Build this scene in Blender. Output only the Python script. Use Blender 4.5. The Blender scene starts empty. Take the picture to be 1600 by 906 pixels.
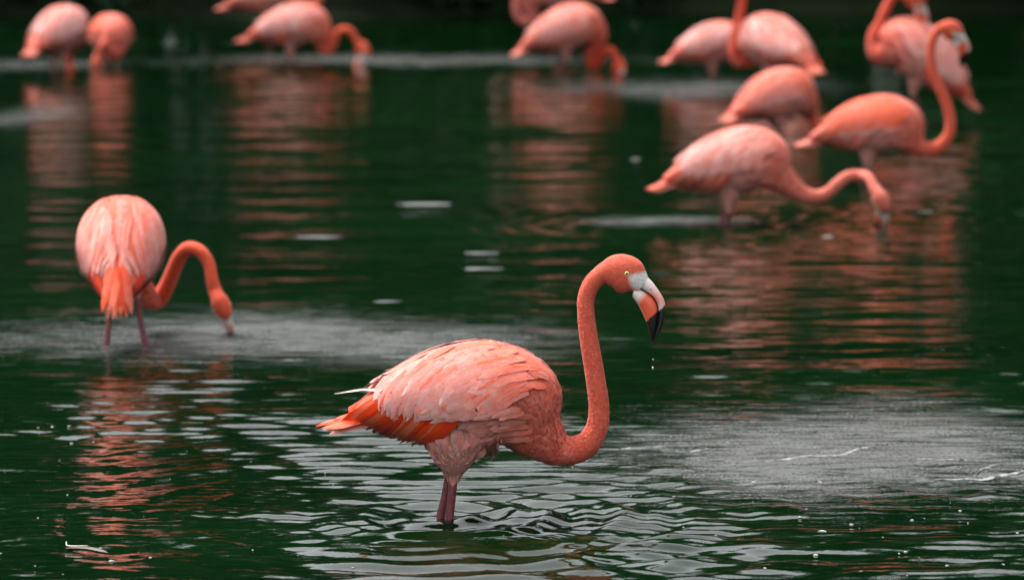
import bpy, math, random
import numpy as np
from mathutils import Vector

scene = bpy.context.scene
R = math.radians
# ------------------------------------------------------------------ camera
FPX, CW, CH, HCAM = 7200.0, 800.0, 453.0, 1.95
PITCH = math.atan(811.0 / FPX)
cam_data = bpy.data.cameras.new('camera')
cam = bpy.data.objects.new('camera', cam_data)
scene.collection.objects.link(cam)
cam.location = (0, 0, HCAM)
cam.rotation_euler = (math.pi / 2 - PITCH, 0, 0)
cam_data.sensor_width = 36
cam_data.lens = FPX / 1600 * 36
cam_data.clip_end = 2000
cam_data.dof.use_dof = True
cam_data.dof.focus_distance = 12.05
cam_data.dof.aperture_fstop = 3.6
scene.camera = cam
# ------------------------------------------------------------------ light
SUN_EL, SUN_AZ = R(62), R(-62)          # azimuth from +y (north) clockwise
world = bpy.data.worlds.new('World'); scene.world = world
world.use_nodes = True
nt = world.node_tree; nt.nodes.clear()
sky = nt.nodes.new('ShaderNodeTexSky'); sky.sky_type = 'NISHITA'; sky.sun_disc = False
sky.sun_elevation = SUN_EL; sky.sun_rotation = SUN_AZ
sky.air_density = 1.0; sky.dust_density = 3.0; sky.ozone_density = 1.0
hsv = nt.nodes.new('ShaderNodeHueSaturation'); hsv.inputs['Saturation'].default_value = 0.12
hsv.inputs['Value'].default_value = 1.0
bg = nt.nodes.new('ShaderNodeBackground'); bg.inputs['Strength'].default_value = 0.15
wo = nt.nodes.new('ShaderNodeOutputWorld')
nt.links.new(sky.outputs[0], hsv.inputs['Color']); nt.links.new(hsv.outputs[0], bg.inputs['Color'])
nt.links.new(bg.outputs[0], wo.inputs['Surface'])
sd = bpy.data.lights.new('sun', 'SUN'); sd.energy = 1.4; sd.angle = R(14); sd.color = (1, .97, .94)
sun = bpy.data.objects.new('sun', sd); scene.collection.objects.link(sun)
sdir = Vector((math.sin(SUN_AZ) * math.cos(SUN_EL), math.cos(SUN_AZ) * math.cos(SUN_EL), math.sin(SUN_EL)))
sun.rotation_euler = sdir.to_track_quat('Z', 'Y').to_euler()
sun.location = (0, 10, 30)
vs = scene.view_settings
vs.view_transform = 'Standard'; vs.look = 'None'; vs.gamma = 1; vs.use_curve_mapping = False
vs.exposure = 1.75
scene.render.engine = 'CYCLES'
scene.cycles.use_denoising = True
scene.cycles.max_bounces = 6
scene.cycles.caustics_reflective = False; scene.cycles.caustics_refractive = False

# ------------------------------------------------------------------ helpers
rng = np.random.default_rng(7)
random.seed(7)
COL = scene.collection

def lin(r, g, b):
    f = lambda c: (c / 255 / 12.92) if c <= 10 else ((c / 255 + .055) / 1.055) ** 2.4
    return np.array([f(r), f(g), f(b)])

CF = np.array([0, math.cos(PITCH), -math.sin(PITCH)])
CU = np.array([0, math.sin(PITCH), math.cos(PITCH)])
CR = np.array([1.0, 0, 0])
C0 = np.array([0, 0, HCAM])

def ray(px, py):
    return CR * ((px - CW) / FPX) + CU * ((CH - py) / FPX) + CF

def ground(px, py, z=0.0):
    d = ray(px, py); return C0 + d * ((z - HCAM) / d[2])

def at(px, py, Y):
    d = ray(px, py); return C0 + d * (Y / d[1])

def link(o, parent=None):
    COL.objects.link(o)
    if parent is not None: o.parent = parent
    return o

def mesh_obj(name, verts, faces, mats, parent=None, cols=None, uvs=None, attrs=None, smooth=True, fmat=None):
    me = bpy.data.meshes.new(name)
    verts = np.asarray(verts, dtype=np.float32)
    if isinstance(faces, np.ndarray):
        k = faces.shape[1]; n = faces.shape[0]
        me.vertices.add(len(verts)); me.vertices.foreach_set('co', verts.ravel())
        me.loops.add(n * k); me.loops.foreach_set('vertex_index', faces.astype(np.int32).ravel())
        me.polygons.add(n); me.polygons.foreach_set('loop_start', np.arange(0, n * k, k, dtype=np.int32))
        me.update(calc_edges=True)
    else:
        me.from_pydata(verts.tolist(), [], faces)
    if smooth:
        me.polygons.foreach_set('use_smooth', np.ones(len(me.polygons), dtype=bool))
    if cols is not None:
        a = me.color_attributes.new('Col', 'FLOAT_COLOR', 'POINT')
        c = np.ones((len(verts), 4), dtype=np.float32); c[:, :3] = cols
        a.data.foreach_set('color', c.ravel())
    if attrs:
        for k, v in attrs.items():
            a = me.attributes.new(k, 'FLOAT', 'POINT')
            a.data.foreach_set('value', np.asarray(v, dtype=np.float32).ravel())
    if uvs is not None:
        a = me.attributes.new('fuv', 'FLOAT_VECTOR', 'POINT')
        u = np.zeros((len(verts), 3), dtype=np.float32); u[:, :2] = uvs
        a.data.foreach_set('vector', u.ravel())
    for m in (mats if isinstance(mats, (list, tuple)) else [mats]): me.materials.append(m)
    if fmat is not None: me.polygons.foreach_set('material_index', np.asarray(fmat, dtype=np.int32))
    me.update()
    return link(bpy.data.objects.new(name, me), parent)

def tag(o, label=None, cat=None, group=None, kind=None):
    if label: o['label'] = label
    if cat: o['category'] = cat
    if group: o['group'] = group
    if kind: o['kind'] = kind
    return o

def grid_faces(n, m, wrap=False):
    i = np.arange(n - 1)[:, None]; j = np.arange(m if wrap else m - 1)[None, :]
    j2 = (j + 1) % m
    return np.stack([i * m + j, i * m + j2, (i + 1) * m + j2, (i + 1) * m + j], -1).reshape(-1, 4)

# ------------------------------------------------------------------ materials
def new_mat(name):
    m = bpy.data.materials.new(name); m.use_nodes = True
    t = m.node_tree; b = t.nodes['Principled BSDF']
    return m, t, b

def nd(t, typ, **kw):
    n = t.nodes.new(typ)
    for k, v in kw.items():
        if k.startswith('i_'): n.inputs[k[2:].replace('_', ' ')].default_value = v
        else: setattr(n, k, v)
    return n

def mapped_noise(t, coord, scale, detail=3, stretch=None, rough=.5):
    n = nd(t, 'ShaderNodeTexNoise'); n.inputs['Scale'].default_value = scale
    n.inputs['Detail'].default_value = detail; n.inputs['Roughness'].default_value = rough
    if stretch:
        mp = nd(t, 'ShaderNodeMapping'); mp.inputs['Scale'].default_value = stretch
        t.links.new(coord, mp.inputs['Vector']); t.links.new(mp.outputs[0], n.inputs['Vector'])
    else:
        t.links.new(coord, n.inputs['Vector'])
    return n

def ramp(t, fac, a, b, ca=(0, 0, 0, 1), cb=(1, 1, 1, 1)):
    r = nd(t, 'ShaderNodeValToRGB'); r.color_ramp.elements[0].position = a; r.color_ramp.elements[1].position = b
    r.color_ramp.elements[0].color = ca; r.color_ramp.elements[1].color = cb
    t.links.new(fac, r.inputs['Fac']); return r

def mixc(t, fac, a, b, mode='MIX'):
    m = nd(t, 'ShaderNodeMix', data_type='RGBA', blend_type=mode)
    for s, v in ((m.inputs['Factor'], fac), (m.inputs['A'], a), (m.inputs['B'], b)):
        if isinstance(v, (int, float)): s.default_value = v
        elif isinstance(v, tuple): s.default_value = v
        else: t.links.new(v, s)
    return m

def mat_plumage():
    m, t, b = new_mat('plumage')
    a = nd(t, 'ShaderNodeAttribute', attribute_name='Col')
    mo = nd(t, 'ShaderNodeAttribute', attribute_name='mot')
    tc = nd(t, 'ShaderNodeTexCoord')
    n1 = mapped_noise(t, tc.outputs['Object'], 55, 4, rough=.65)
    r1 = ramp(t, n1.outputs['Fac'], .46, .6)
    mul = nd(t, 'ShaderNodeMath', operation='MULTIPLY')
    t.links.new(r1.outputs[0], mul.inputs[0]); t.links.new(mo.outputs['Fac'], mul.inputs[1])
    o = lin(205, 62, 36)
    c1 = mixc(t, mul.outputs[0], a.outputs['Color'], (o[0], o[1], o[2], 1))
    n2 = mapped_noise(t, tc.outputs['Object'], 160, 3)
    r2 = ramp(t, n2.outputs['Fac'], .3, .7, (.72, .68, .66, 1), (1.08, 1.1, 1.1, 1))
    c1b = mixc(t, 1.0, c1.outputs['Result'], (.74, .74, .74, 1), 'MULTIPLY')
    c2 = mixc(t, .8, c1b.outputs['Result'], r2.outputs[0], 'MULTIPLY')
    t.links.new(c2.outputs['Result'], b.inputs['Base Color'])
    b.inputs['Roughness'].default_value = .75; b.inputs['Specular IOR Level'].default_value = .2
    b.inputs['Sheen Weight'].default_value = .12
    bp = nd(t, 'ShaderNodeBump'); bp.inputs['Strength'].default_value = .3; bp.inputs['Distance'].default_value = .003
    t.links.new(n2.outputs['Fac'], bp.inputs['Height']); t.links.new(bp.outputs[0], b.inputs['Normal'])
    return m

def mat_feather():
    m, t, b = new_mat('feather_vane')
    a = nd(t, 'ShaderNodeAttribute', attribute_name='Col')
    u = nd(t, 'ShaderNodeAttribute', attribute_name='fuv')
    sx = nd(t, 'ShaderNodeSeparateXYZ'); t.links.new(u.outputs['Vector'], sx.inputs[0])
    ab = nd(t, 'ShaderNodeMath', operation='ABSOLUTE'); t.links.new(sx.outputs[0], ab.inputs[0])
    ma = nd(t, 'ShaderNodeMath', operation='MULTIPLY_ADD'); ma.inputs[1].default_value = -.35
    t.links.new(ab.outputs[0], ma.inputs[0]); t.links.new(sx.outputs[1], ma.inputs[2])
    cb = nd(t, 'ShaderNodeCombineXYZ')
    sc = nd(t, 'ShaderNodeMath', operation='MULTIPLY'); sc.inputs[1].default_value = 2.2
    t.links.new(sx.outputs[0], sc.inputs[0]); t.links.new(sc.outputs[0], cb.inputs[0])
    s2 = nd(t, 'ShaderNodeMath', operation='MULTIPLY'); s2.inputs[1].default_value = 26
    t.links.new(ma.outputs[0], s2.inputs[0]); t.links.new(s2.outputs[0], cb.inputs[1])
    oi = nd(t, 'ShaderNodeObjectInfo')
    s3 = nd(t, 'ShaderNodeMath', operation='MULTIPLY'); s3.inputs[1].default_value = 40
    t.links.new(oi.outputs['Random'], s3.inputs[0]); t.links.new(s3.outputs[0], cb.inputs[2])
    n = nd(t, 'ShaderNodeTexNoise'); n.inputs['Scale'].default_value = 1.0; n.inputs['Detail'].default_value = 3
    t.links.new(cb.outputs[0], n.inputs['Vector'])
    r = ramp(t, n.outputs['Fac'], .3, .7, (.78, .74, .74, 1), (1.06, 1.08, 1.08, 1))
    tc = nd(t, 'ShaderNodeTexCoord')
    n2 = mapped_noise(t, tc.outputs['Object'], 38, 3)
    r2 = ramp(t, n2.outputs['Fac'], .35, .65, (.9, .78, .74, 1), (1.04, 1.06, 1.06, 1))
    c = mixc(t, .85, a.outputs['Color'], r.outputs[0], 'MULTIPLY')
    cb2 = mixc(t, 1.0, c.outputs['Result'], (.78, .78, .78, 1), 'MULTIPLY')
    c2 = mixc(t, .8, cb2.outputs['Result'], r2.outputs[0], 'MULTIPLY')
    t.links.new(c2.outputs['Result'], b.inputs['Base Color'])
    b.inputs['Roughness'].default_value = .7; b.inputs['Specular IOR Level'].default_value = .12
    b.inputs['Sheen Weight'].default_value = .1
    bp = nd(t, 'ShaderNodeBump'); bp.inputs['Strength'].default_value = .35; bp.inputs['Distance'].default_value = .003
    t.links.new(n.outputs['Fac'], bp.inputs['Height']); t.links.new(bp.outputs[0], b.inputs['Normal'])
    return m

def mat_bill():
    m, t, b = new_mat('bill_horn')
    a = nd(t, 'ShaderNodeAttribute', attribute_name='Col')
    tc = nd(t, 'ShaderNodeTexCoord')
    n = mapped_noise(t, tc.outputs['Object'], 260, 3)
    r = ramp(t, n.outputs['Fac'], .3, .7, (.8, .76, .74, 1), (1, 1, 1, 1))
    c = mixc(t, .7, a.outputs['Color'], r.outputs[0], 'MULTIPLY')
    t.links.new(c.outputs['Result'], b.inputs['Base Color']); b.inputs['Roughness'].default_value = .38
    return m

def mat_leg():
    m, t, b = new_mat('leg_skin')
    tc = nd(t, 'ShaderNodeTexCoord')
    n = mapped_noise(t, tc.outputs['Object'], 60, 4, (1, 1, 1.6))
    a = lin(118, 50, 50); c = lin(80, 32, 36)
    r = ramp(t, n.outputs['Fac'], .35, .65, (c[0], c[1], c[2], 1), (a[0], a[1], a[2], 1))
    t.links.new(r.outputs[0], b.inputs['Base Color']); b.inputs['Roughness'].default_value = .5
    v = nd(t, 'ShaderNodeTexVoronoi'); v.inputs['Scale'].default_value = 180
    t.links.new(tc.outputs['Object'], v.inputs['Vector'])
    bp = nd(t, 'ShaderNodeBump'); bp.inputs['Strength'].default_value = .4; bp.inputs['Distance'].default_value = .002
    t.links.new(v.outputs['Distance'], bp.inputs['Height']); t.links.new(bp.outputs[0], b.inputs['Normal'])
    return m

def mat_plain(name, col, rough=.5, nscale=40, var=.25, spec=.5):
    m, t, b = new_mat(name)
    tc = nd(t, 'ShaderNodeTexCoord')
    n = mapped_noise(t, tc.outputs['Object'], nscale, 3)
    lo = tuple(max(0, c * (1 - var)) for c in col) + (1,); hi = tuple(min(1, c * (1 + var)) for c in col) + (1,)
    r = ramp(t, n.outputs['Fac'], .35, .65, lo, hi)
    t.links.new(r.outputs[0], b.inputs['Base Color']); b.inputs['Roughness'].default_value = rough
    b.inputs['Specular IOR Level'].default_value = spec
    return m

def mat_water():
    m, t, b = new_mat('pond_water')
    g = nd(t, 'ShaderNodeNewGeometry')
    n0 = mapped_noise(t, g.outputs['Position'], .8, 3)
    r = ramp(t, n0.outputs['Fac'], .35, .65, (.0004, .0058, .0010, 1), (.0008, .0092, .0016, 1))
    t.links.new(r.outputs[0], b.inputs['Base Color'])
    b.inputs['Roughness'].default_value = .025; b.inputs['IOR'].default_value = 1.42
    n1 = mapped_noise(t, g.outputs['Position'], 22, 3, (.55, 1, 1), .55)
    n2 = mapped_noise(t, g.outputs['Position'], 6, 3, (.6, 1, 1), .5)
    ad = nd(t, 'ShaderNodeMath', operation='MULTIPLY_ADD'); ad.inputs[1].default_value = 2.5
    t.links.new(n2.outputs['Fac'], ad.inputs[0]); t.links.new(n1.outputs['Fac'], ad.inputs[2])
    bp = nd(t, 'ShaderNodeBump'); bp.inputs['Strength'].default_value = 1.0; bp.inputs['Distance'].default_value = .0015
    t.links.new(ad.outputs[0], bp.inputs['Height']); t.links.new(bp.outputs[0], b.inputs['Normal'])
    return m

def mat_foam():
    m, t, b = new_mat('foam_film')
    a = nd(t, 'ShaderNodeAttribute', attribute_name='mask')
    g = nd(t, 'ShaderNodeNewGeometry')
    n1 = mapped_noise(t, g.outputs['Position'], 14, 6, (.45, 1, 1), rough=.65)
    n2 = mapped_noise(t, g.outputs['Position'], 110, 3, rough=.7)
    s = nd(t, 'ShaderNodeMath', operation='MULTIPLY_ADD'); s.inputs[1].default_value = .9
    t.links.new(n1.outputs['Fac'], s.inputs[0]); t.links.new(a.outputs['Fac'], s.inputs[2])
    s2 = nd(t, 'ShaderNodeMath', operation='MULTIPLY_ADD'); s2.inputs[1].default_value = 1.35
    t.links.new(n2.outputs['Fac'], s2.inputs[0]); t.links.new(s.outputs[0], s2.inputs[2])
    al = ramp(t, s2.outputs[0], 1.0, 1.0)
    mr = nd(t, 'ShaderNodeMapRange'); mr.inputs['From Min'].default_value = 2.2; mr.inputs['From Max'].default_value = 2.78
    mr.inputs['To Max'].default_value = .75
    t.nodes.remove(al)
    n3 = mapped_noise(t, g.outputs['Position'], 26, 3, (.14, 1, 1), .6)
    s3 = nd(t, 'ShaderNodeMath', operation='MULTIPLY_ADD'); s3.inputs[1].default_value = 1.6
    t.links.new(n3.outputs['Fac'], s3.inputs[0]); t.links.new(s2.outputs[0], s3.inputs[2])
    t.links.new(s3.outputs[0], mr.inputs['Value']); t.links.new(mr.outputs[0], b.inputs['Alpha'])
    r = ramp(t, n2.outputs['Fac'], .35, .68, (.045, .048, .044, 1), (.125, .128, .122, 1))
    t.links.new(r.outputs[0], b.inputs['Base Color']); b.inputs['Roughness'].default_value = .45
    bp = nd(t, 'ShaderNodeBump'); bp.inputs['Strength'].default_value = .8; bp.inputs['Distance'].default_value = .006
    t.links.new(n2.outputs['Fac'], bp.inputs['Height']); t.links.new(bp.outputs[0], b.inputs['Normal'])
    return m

def mat_leaf(name, lo, hi):
    m, t, b = new_mat(name)
    g = nd(t, 'ShaderNodeNewGeometry')
    n = mapped_noise(t, g.outputs['Position'], .9, 3)
    n2 = mapped_noise(t, g.outputs['Position'], 7, 2)
    ad = nd(t, 'ShaderNodeMath', operation='ADD'); t.links.new(n.outputs['Fac'], ad.inputs[0]); t.links.new(n2.outputs['Fac'], ad.inputs[1])
    hf = nd(t, 'ShaderNodeMath', operation='MULTIPLY'); hf.inputs[1].default_value = .5; t.links.new(ad.outputs[0], hf.inputs[0])
    r = ramp(t, hf.outputs[0], .38, .62, lo + (1,), hi + (1,))
    t.links.new(r.outputs[0], b.inputs['Base Color']); b.inputs['Roughness'].default_value = .6
    b.inputs['Specular IOR Level'].default_value = .2
    return m

M_PLUM, M_FEA, M_BILL, M_LEG = mat_plumage(), mat_feather(), mat_bill(), mat_leg()
M_EYE = mat_plain('eye_yellow', tuple(lin(225, 228, 130)), .15, 200, .1)
M_BLACK = mat_plain('black_gloss', (.006, .006, .007), .18, 200, .3)
M_LID = mat_plain('eyelid', tuple(lin(150, 60, 40)), .5, 200, .2)
M_WATER, M_FOAM = mat_water(), mat_foam()
M_WHITE = mat_plain('white_down', (.33, .325, .31), .7, 90, .15)
M_FROTH = mat_plain('froth', (.19, .19, .188), .6, 120, .35)
M_QUILL = mat_plain('quill', (.5, .4, .33), .5, 60, .3)
M_GROUND = mat_plain('bank_soil', (.010, .017, .006), .9, 1.5, .5, .1)
M_BARK = mat_plain('bark', (.05, .04, .03), .9, 4, .4, .1)
M_LEAF = [mat_leaf('leaf_dark', (.006, .024, .006), (.014, .054, .012)), mat_leaf('leaf_mid', (.010, .030, .009), (.024, .068, .018)),
          mat_leaf('leaf_blue', (.007, .022, .009), (.016, .046, .018))]

# ------------------------------------------------------------------ flamingo
S = 1 / 600.0                      # metres per drawing unit of the body profile
def bp2(x, y): return np.array([(x - 740) * S, (622 - y) * S])
BODY = [(545, 646, 9, 13), (575, 641, 23, 28), (612, 633, 44, 48), (660, 625, 68, 66), (715, 620, 83, 77),
        (765, 621, 88, 80), (808, 634, 79, 71), (843, 679, 44, 42)]
HEAD = [(10, 3, 21.5, 16), (22, 4, 28, 20), (35, 1, 30.5, 21), (47, -5, 28.5, 19.5), (56, -12, 20.5, 16), (62, -19, 14.5, 12.5)]

def catmull(P, per):
    P = np.asarray(P, float); n = len(P)
    E = np.vstack([2 * P[0] - P[1], P, 2 * P[-1] - P[-2]])
    out = []; idx = []
    for i in range(n - 1):
        p0, p1, p2, p3 = E[i], E[i + 1], E[i + 2], E[i + 3]
        dd = lambda a, b: max(np.linalg.norm(a[:3] - b[:3]) ** .5, 1e-4)
        t0 = 0; t1 = t0 + dd(p0, p1); t2 = t1 + dd(p1, p2); t3 = t2 + dd(p2, p3)
        k = per if i < n - 2 else per + 1
        for j in range(k):
            t = t1 + (t2 - t1) * j / per
            a1 = (t1 - t) / (t1 - t0) * p0 + (t - t0) / (t1 - t0) * p1
            a2 = (t2 - t) / (t2 - t1) * p1 + (t - t1) / (t2 - t1) * p2
            a3 = (t3 - t) / (t3 - t2) * p2 + (t - t2) / (t3 - t2) * p3
            b1 = (t2 - t) / (t2 - t0) * a1 + (t - t0) / (t2 - t0) * a2
            b2 = (t3 - t) / (t3 - t1) * a2 + (t - t1) / (t3 - t1) * a3
            out.append((t2 - t) / (t2 - t1) * b1 + (t - t1) / (t2 - t1) * b2); idx.append(i + j / per)
    return np.array(out), np.array(idx)

def norm(v): return v / (np.linalg.norm(v, axis=-1, keepdims=True) + 1e-12)

def frames(C, n0):
    T = norm(np.gradient(C, axis=0)); N = np.zeros_like(C)
    n = n0 - T[0] * (n0 @ T[0]); N[0] = norm(n)
    for i in range(1, len(C)):
        n = N[i - 1] - T[i] * (N[i - 1] @ T[i]); N[i] = norm(n)
    return T, N

# body envelope in body frame for laying feathers (x forward, z up)
_env = [(bp2(x, y)[0], 0, bp2(x, y)[1], rv * S, rw * S) for x, y, rv, rw in BODY]
_env = [(-0.42, 0, -0.045, .006, .008)] + _env + [(bp2(880, 703)[0], 0, bp2(880, 703)[1], 25 * S, 23 * S), (bp2(912, 697)[0], 0, bp2(912, 697)[1], 20 * S, 18 * S)]
EV, EI = catmull(_env, 24)
EC, ERV, ERW = EV[:, :3], EV[:, 3].copy(), EV[:, 4].copy()
ET, EN = frames(EC, np.array([0, 0, 1.0]))
# wings bulge the envelope on the sides and carry on over the rump
_k = EI - 1
bulge = np.interp(_k, [-1, 0, 1, 2, 3, 4, 5, 6, 6.6, 8], [.004, .014, .020, .024, .022, .020, .018, .012, .0, 0])

def surf(px, py, side, wing=True):
    """point of the drawing (px,py) laid on the body envelope -> (P, normal) in the body frame"""
    q = bp2(px, py)
    d = np.stack([q[0] - EC[:, 0], q[1] - EC[:, 2]], 1)
    along = np.abs(d[:, 0] * ET[:, 0] + d[:, 1] * ET[:, 2])
    v = d[:, 0] * EN[:, 0] + d[:, 1] * EN[:, 2]
    rv = ERV + (bulge * .25 if wing else 0); rw = ERW + (bulge if wing else 0)
    k = int(np.argmin(along + 2 * np.maximum(0, np.abs(v) - 1.1 * rv) + .02 * np.abs(d[:, 0])))
    if px > 592 and v[k] > .985 * rv[k]: v[k] = .985 * rv[k]
    c = v[k] / rv[k]
    cc = max(-.985, min(.985, c)); s = math.sqrt(1 - cc * cc)
    P = EC[k] + EN[k] * v[k] + np.array([0, side, 0.0]) * rw[k] * s
    nr = norm(EN[k] * cc / rv[k] + np.array([0, side, 0.0]) * s / rw[k])
    return P, nr

BACK = np.array([(485, 655), (525, 636), (560, 608), (600, 577), (650, 551), (700, 537), (745, 531), (800, 538), (835, 556), (860, 585), (872, 630)], float)
def topy(x): return np.interp(x, BACK[:, 0], BACK[:, 1])
def topang(x): return np.interp(x, [540, 600, 650, 700, 745, 800, 835, 860], [36, 27, 17, 8, 0, -10, -28, -50])
def flow(x, y):
    r = max(0, min(1.2, (y - topy(x)) / 100))
    return R(topang(x) + 50 * math.sqrt(r))

NL, NW = 7, 5
_s = np.linspace(0, 1, NL); _u = np.linspace(-1, 1, NW)
F_FACES = grid_faces(NL, NW)
def feather(path, nrm, W, lift0, lift1, cbase, ctip, cmid=None, point=.5, camber=.08, seed=0):
    r = np.random.default_rng(seed)
    path = np.asarray(path); T = norm(np.gradient(path, axis=0)); nrm = norm(np.asarray(nrm))
    B = norm(np.cross(T, nrm))
    w = np.where(_s < .3, .55 + .45 * np.sqrt(_s / .3), 1.0) * np.where(_s > 1 - point, np.sqrt(np.clip(1 - ((_s - 1 + point) / point) ** 2, 0, 1)), 1)
    w = np.maximum(w, .04) * W
    lift = lift0 + (lift1 - lift0) * _s ** 1.3
    V = np.zeros((NL, NW, 3)); Cc = np.zeros((NL, NW, 3))
    for i in range(NL):
        for j in range(NW):
            u = _u[j]
            V[i, j] = path[i] + B[i] * w[i] * u + nrm[i] * (lift[i] + camber * w[i] * (1 - u * u))
            c = cbase * (1 - _s[i]) + ctip * _s[i]
            if cmid is not None: c = c * (1 - max(0, 1 - abs(u) * 1.4) * .8) + cmid * max(0, 1 - abs(u) * 1.4) * .8
            Cc[i, j] = c
    V += r.normal(0, W * .015, V.shape)
    V[:, [0, -1]] += (r.normal(0, W * .10, (NL, 2)) * (_s[:, None] > .3))[..., None] * B[:, None]
    uv = np.stack(np.broadcast_arrays(_u[None, :], _s[:, None]), -1) + r.uniform(0, 20) * np.array([0, 1])
    return V.reshape(-1, 3), Cc.reshape(-1, 3), uv.reshape(-1, 2)

PALE, PINK, ORNG = lin(238, 178, 172), lin(236, 142, 128), lin(240, 98, 62)
RED, DULL, GREY = lin(255, 70, 16), lin(224, 136, 124), lin(224, 172, 164)

def vary(c, r, a=.12):
    return np.clip(c * (1 + r.normal(0, a)) * (1 + r.normal(0, a * .35, 3)), 0, .95)

def feather_tracts(side, seed, dens=1.0, tone=0.0, red=1.0, primary=True, short=False):
    """list of (tract, verts, cols, uv) in the body frame for one flank"""
    r = np.random.default_rng(seed); out = []
    def lay(tract, pts, W, l0, l1, cb, ct, cm=None, point=.5, wing=True):
        P, Nn = [], []
        for x, y in pts:
            p, n = surf(x, y, side, wing); P.append(p); Nn.append(n)
        P = np.array(P)
        # smooth jumps in the mapping
        for _ in range(2): P[1:-1] = .25 * P[:-2] + .5 * P[1:-1] + .25 * P[2:]
        V, Cc, uv = feather(P, Nn, W * S, l0, l1, cb, ct, cm, point, seed=int(r.integers(1 << 30)))
        if tract == 'covert':
            px_ = 740 + V[:, 0] / S; zt = (622 - topy(px_)) * S + .001
            V[:, 2] = np.where(px_ > 540, np.minimum(V[:, 2], zt), V[:, 2])
        out.append((tract, V, Cc, uv))
    def path(x, y, L, da=0, bend=0):
        pts = [(x, y)]; st = L / (NL - 1)
        for i in range(NL - 1):
            a = flow(x, y) + da + bend * i
            x -= st * math.cos(a); y += st * math.sin(a)
            y = max(y, topy(x) + .6) if x > 600 else y
            pts.append((x, y))
        return pts
    def T(c): return vary(c * (1 - abs(tone)) + (ORNG if tone > 0 else lin(246, 204, 200)) * abs(tone), r, .075)
    # red flight feathers below the scapulars
    n = int(15 * dens)
    for layer in range(2):
        for i in range(n):
            f = (i + r.uniform(-.3, .3)) / (n - 1)
            a = np.array([600 + 104 * f + 12 * layer, 612 + 28 * f]) + r.normal(0, 2, 2)
            b = np.array([np.interp(f, [0, .25, .5, .75, 1], [528, 558, 592, 622, 652]), np.interp(f, [0, .25, .5, .75, 1], [655, 666, 678, 683, 680])]) + r.normal(0, 1.6, 2) + np.array([12, 1]) * layer
            pts = [a * (1 - s) + b * s + np.array([0, 7 * math.sin(s * math.pi)]) for s in _s]
            c = vary((RED if r.random() < .64 else lin(250, 128, 90)) * red + PINK * (1 - red), r, .2)
            c = c * 1.25
            lay('flight', pts, 7.5 if layer else 8.5, .004 + .002 * layer, .010 + .002 * layer, c * .85, c, None, .4)
    # one long pale primary tip
    if primary: lay('primary', [np.array([598, 606]) * (1 - s) + np.array([521, 621]) * s for s in _s], 4.2, .006, .010, lin(235, 205, 195), lin(245, 225, 215), None, .55)
    # scapulars, coverts and mantle
    low = lambda x: np.interp(x, [590, 610, 640, 690, 740, 800, 850, 866], [590, 598, 615, 626, 617, 611, 598, 600])
    yb = lambda x: np.interp(x, [540, 568, 600, 660, 690, 720], [600, 602, 640, 643, 634, 626])
    xs = np.arange(630 if short else 590, 862, 15.5 / dens)
    for ix, x0 in enumerate(xs):
        ylo, yhi = topy(x0) + 1.5, low(x0)
        m = max(1, int((yhi - ylo) / (10.5 / dens)))
        for j in range(m + 1):
            x = x0 + r.normal(0, 3); y = ylo + (yhi - ylo) * (j + .5 * (ix % 2)) / (m + .6) + r.normal(0, 1.4)
            if y > yhi + 2 or y < topy(x) + .5: continue
            L = np.interp(x, [590, 640, 680, 740, 800, 860], [52, 82, 106, 102, 70, 33]) * r.uniform(.85, 1.15)
            pts = path(x, y, L, r.normal(0, .05), r.normal(0, .012))
            while pts[-1][1] > yb(pts[-1][0]) + r.uniform(-3, 9) and L > 22:
                L *= .9; pts = path(x, y, L, r.normal(0, .05))
            W = np.interp(x, [590, 680, 760, 820, 860], [6.5, 8.6, 9.4, 8, 6]) * r.uniform(.85, 1.15)
            q = (y - topy(x)) / max(8, yhi - topy(x))
            po = np.interp(x, [590, 680, 760, 820, 860], [.12, .25, .36, .6, .85])
            if q < .35: po += .12
            w_ = float(np.clip(po + r.normal(0, .3), 0, 1)); cb = T(PINK * (1 - w_) + ORNG * w_)
            w_ = float(np.clip(.2 + 1.1 * max(0, (x - 780) / 70) + (.25 if q < .3 else 0) + r.normal(0, .25), 0, 1)); ct = T(PALE * (1 - w_) + lin(240, 116, 88) * w_)
            cm = vary(lin(242, 92, 52), r) if r.random() < .16 + po * .5 else None
            if cm is not None and r.random() < .4: cb = cb * .4 + lin(242, 96, 56) * .6; cm = None
            lay('covert', pts, W, .002, (.0056 - .0022 * min(1, max(0, (x - 740) / 60)) + (.006 if x < 700 else 0)) * (.35 + .65 * min(1, q * 2.5)), cb, ct, cm, .5 if x > 690 else .62)
    # soft flank plumes over the lower edge of the wing
    for x0 in np.arange(676, 838, 14 / dens):
        for y0 in np.arange(630, 704, 9.5 / dens):
            x, y = x0 + r.normal(0, 11), y0 + r.normal(0, 2.5)
            if y > (699 if x < 765 else 690 - max(0, x - 790) * .1): continue
            L = r.uniform(34, 58); a = R(np.interp(y, [620, 660, 700], [12, 3, -6])) + r.normal(0, .07)
            pts = [(x - L * s * math.cos(a), y + L * s * math.sin(a) - 3 * math.sin(s * 3.1)) for s in _s]
            t = np.clip((x - 730) / 100, 0, 1)
            c0 = vary(DULL * (1 - t) + lin(222, 112, 90) * t, r, .1); c1 = vary(GREY * (1 - t * .7) + PINK * t * .7, r, .08)
            lay('flank', pts, r.uniform(4.5, 7), .003, .011 + .004 * (1 - t), c0, c1, None, .7, wing=y < 640)
    return out

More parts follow.
